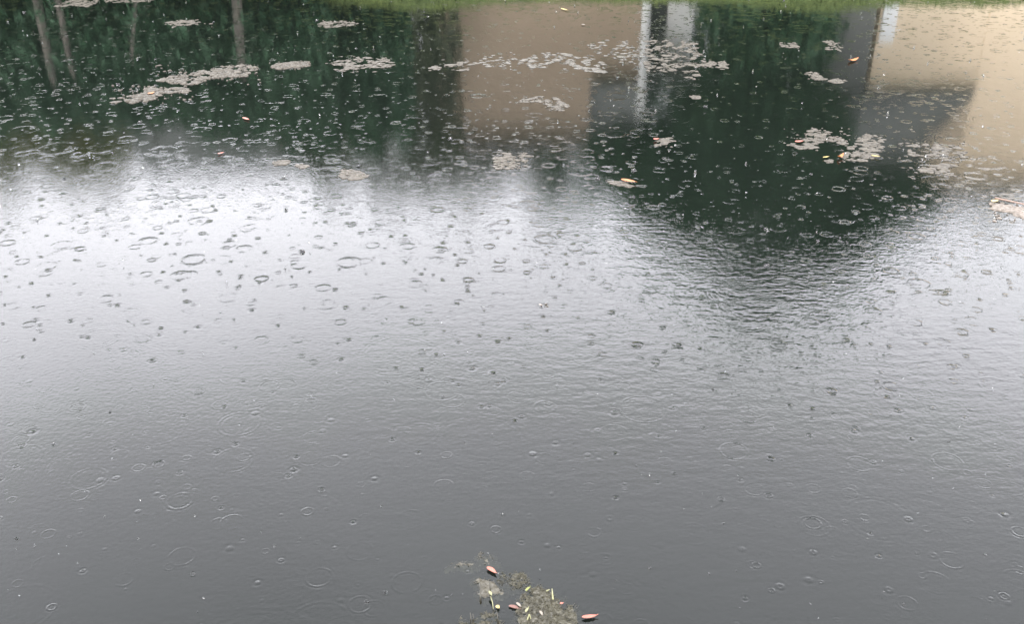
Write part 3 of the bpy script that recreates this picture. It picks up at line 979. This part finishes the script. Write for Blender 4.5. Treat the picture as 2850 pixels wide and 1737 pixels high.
# ------------------------------------------------------------------ algae clumps near the camera
def algae(label, poly, mat_, top=.010, edge=.045, rough=.010, seed=0, step=.003, hairs=120):
    """a lumpy mat that breaks the surface; its rim dips under the water"""
    P = [G(*p) for p in poly]
    pl = [(p.x, p.y) for p in P]
    A = np.array(pl)
    B = np.roll(A, -1, 0)
    x0_, y0_ = A.min(0) - .02
    x1_, y1_ = A.max(0) + .02
    gx = np.arange(x0_, x1_, step)
    gy = np.arange(y0_, y1_, step)
    cx, cy = A.mean(0)
    idx, V, F = {}, [], []
    Z = {}
    for j, y in enumerate(gy):
        for i, x in enumerate(gx):
            wx = x + .014 * mnoise.noise(Vector((x * 30, y * 30, seed)))+ .006 * mnoise.noise(Vector((x * 110, y * 110, seed)))
            wy = y + .014 * mnoise.noise(Vector((x * 30, y * 30, seed + 9)))+ .006 * mnoise.noise(Vector((x * 110, y * 110, seed + 9)))
            p = np.array((wx, wy))
            ab = B - A
            t = np.clip(((p - A) * ab).sum(1) / (ab * ab).sum(1), 0, 1)
            dist = np.sqrt((((A + ab * t[:, None]) - p) ** 2).sum(1)).min()
            if not inside((wx, wy), pl):
                dist = -dist
            z = top * (1 - math.exp(-max(dist, 0) / edge * 2)) + min(0, dist) * .8 - .003
            z += rough * (.6 * mnoise.noise(Vector((x * 45, y * 45, seed + 3))) + .45 * mnoise.noise(Vector((x * 130, y * 130, seed + 5))) + .25 * mnoise.noise(Vector((x * 330, y * 330, seed + 6)))) 
            if z > -.014:
                Z[i, j] = z
    for (i, j), z in Z.items():
        idx[i, j] = len(V)
        V.append((gx[i] - cx, gy[j] - cy, z))
    for (i, j) in Z:
        q = [(i, j), (i + 1, j), (i + 1, j + 1), (i, j + 1)]
        if all(k in idx for k in q):
            F.append(tuple(idx[k] for k in q))
    mb = MB()
    mb.add(V, F)
    rr = random.Random(seed)
    keys = [k for k, z in Z.items() if z > -.004]
    for _ in range(hairs):
        if not keys:
            break
        i, j = rr.choice(keys)
        p = Vector((gx[i] - cx, gy[j] - cy, Z[i, j]))
        a = rr.uniform(0, 6.28)
        l_ = rr.uniform(.004, .012)
        mb.tube([p, p + Vector((math.cos(a) * l_ * .5, math.sin(a) * l_ * .5, .003)), p + Vector((math.cos(a) * l_, math.sin(a) * l_, rr.uniform(-.001, .003)))], [.0009, .0007, .0004], 4, False)
    o = mb.build('algae_clump', MAT[mat_], None, True)
    o.location = (cx, cy, 0)
    return tag(o, label, 'algae clump', 'algae clumps in the near water')


algae('smallest tan algae clump, highest up, above the salmon leaf', [(1325, 1545), (1335, 1539), (1365, 1547), (1384, 1568), (1378, 1578), (1350, 1573), (1330, 1556)], 'algae_tan', .004, .03, .010, 1, hairs=40)
algae('faint streak of algae barely under the surface, left of the topmost clump', [(1240, 1584), (1268, 1568), (1300, 1562), (1326, 1566), (1322, 1577), (1280, 1578)], 'algae_tan', .002, .03, .009, 2, hairs=20)
algae('smooth tan wedge shaped algae clump around the black reed stubs', [(1322, 1607), (1335, 1603), (1357, 1611), (1392, 1634), (1404, 1652), (1394, 1658), (1376, 1652), (1345, 1672), (1335, 1660), (1326, 1630)], 'algae_tan', .007, .02, .005, 3, hairs=60)
algae('fuzzy green algae clump right of the salmon leaf, behind the largest clump', [(1392, 1602), (1400, 1592), (1412, 1598), (1430, 1594), (1450, 1603), (1474, 1608), (1470, 1632), (1450, 1642), (1420, 1640), (1398, 1628)], 'algae_green', .005, .03, .013, 4, hairs=260)
algae('largest algae clump, littered with straws and leaf bits at the bottom edge', [(1443, 1672), (1460, 1648), (1486, 1632), (1505, 1633), (1525, 1646), (1545, 1656), (1565, 1672), (1568, 1690), (1600, 1688), (1608, 1710), (1606, 1760), (1440, 1760), (1436, 1710), (1450, 1690)], 'algae_green', .009, .03, .014, 5, hairs=700)
algae('low algae clump cut by the bottom edge around the thin pale stem', [(1275, 1742), (1283, 1725), (1310, 1733), (1345, 1716), (1350, 1705), (1380, 1703), (1384, 1712), (1370, 1722), (1400, 1735), (1400, 1760), (1275, 1760)], 'algae_green', .005, .03, .013, 6, hairs=240)


# ------------------------------------------------------------------ splashes of the rain: jets and thrown drops
db = MB()


def lathe(mb, c, prof, n=8):
    V, F = [], []
    for r_, z in prof:
        for k in range(n):
            a = 2 * math.pi * k / n
            V.append((c[0] + r_ * math.cos(a), c[1] + r_ * math.sin(a), c[2] + z))
    for i in range(len(prof) - 1):
        for k in range(n):
            F.append((i * n + k, i * n + (k + 1) % n, (i + 1) * n + (k + 1) % n, (i + 1) * n + k))
    mb.add(V, F)


rr = random.Random(5)
for _ in range(420):
    py = rr.uniform(0, 1) ** 1.8 * 1737
    px = rr.uniform(-40, 2890)
    g_ = G(px, py)
    s_ = rr.uniform(.55, 1.25) * (1.35 if py < 500 else 1.0 if py < 800 else .55)
    kind = rr.random()
    if kind < .35:      # jet with a bead on top
        h = rr.uniform(.003, .010) * s_
        q = .0032 * s_
        lathe(db, g_, [(.009 * s_, -.001), (.004 * s_, .002), (.0022 * s_, h * .6), (.0018 * s_, h), (q, h + q * .7), (q * 1.05, h + q * 1.4), (q * .7, h + q * 2.2), (.0001, h + q * 2.5)])
    elif kind < .9:     # loose drop just above the water
        q = rr.uniform(.0022, .0042) * s_
        g_.z = rr.uniform(.004, .03)
        lathe(db, g_, [(.0001, -q), (q * .7, -q * .7), (q, 0), (q * .7, q * .7), (.0001, q)])
    else:               # small crown
        r_ = rr.uniform(.006, .010) * s_
        lathe(db, g_, [(r_ * 1.5, -.001), (r_ * 1.05, .003), (r_ * 1.1, .008 * s_), (r_ * .98, .008 * s_), (r_ * .9, .003), (r_ * .6, -.001)], 10)
tag(db.build('rain_splashes', MAT['drop'], None, True), 'small jets, crowns and drops thrown up by the rain', None, None, 'stuff')
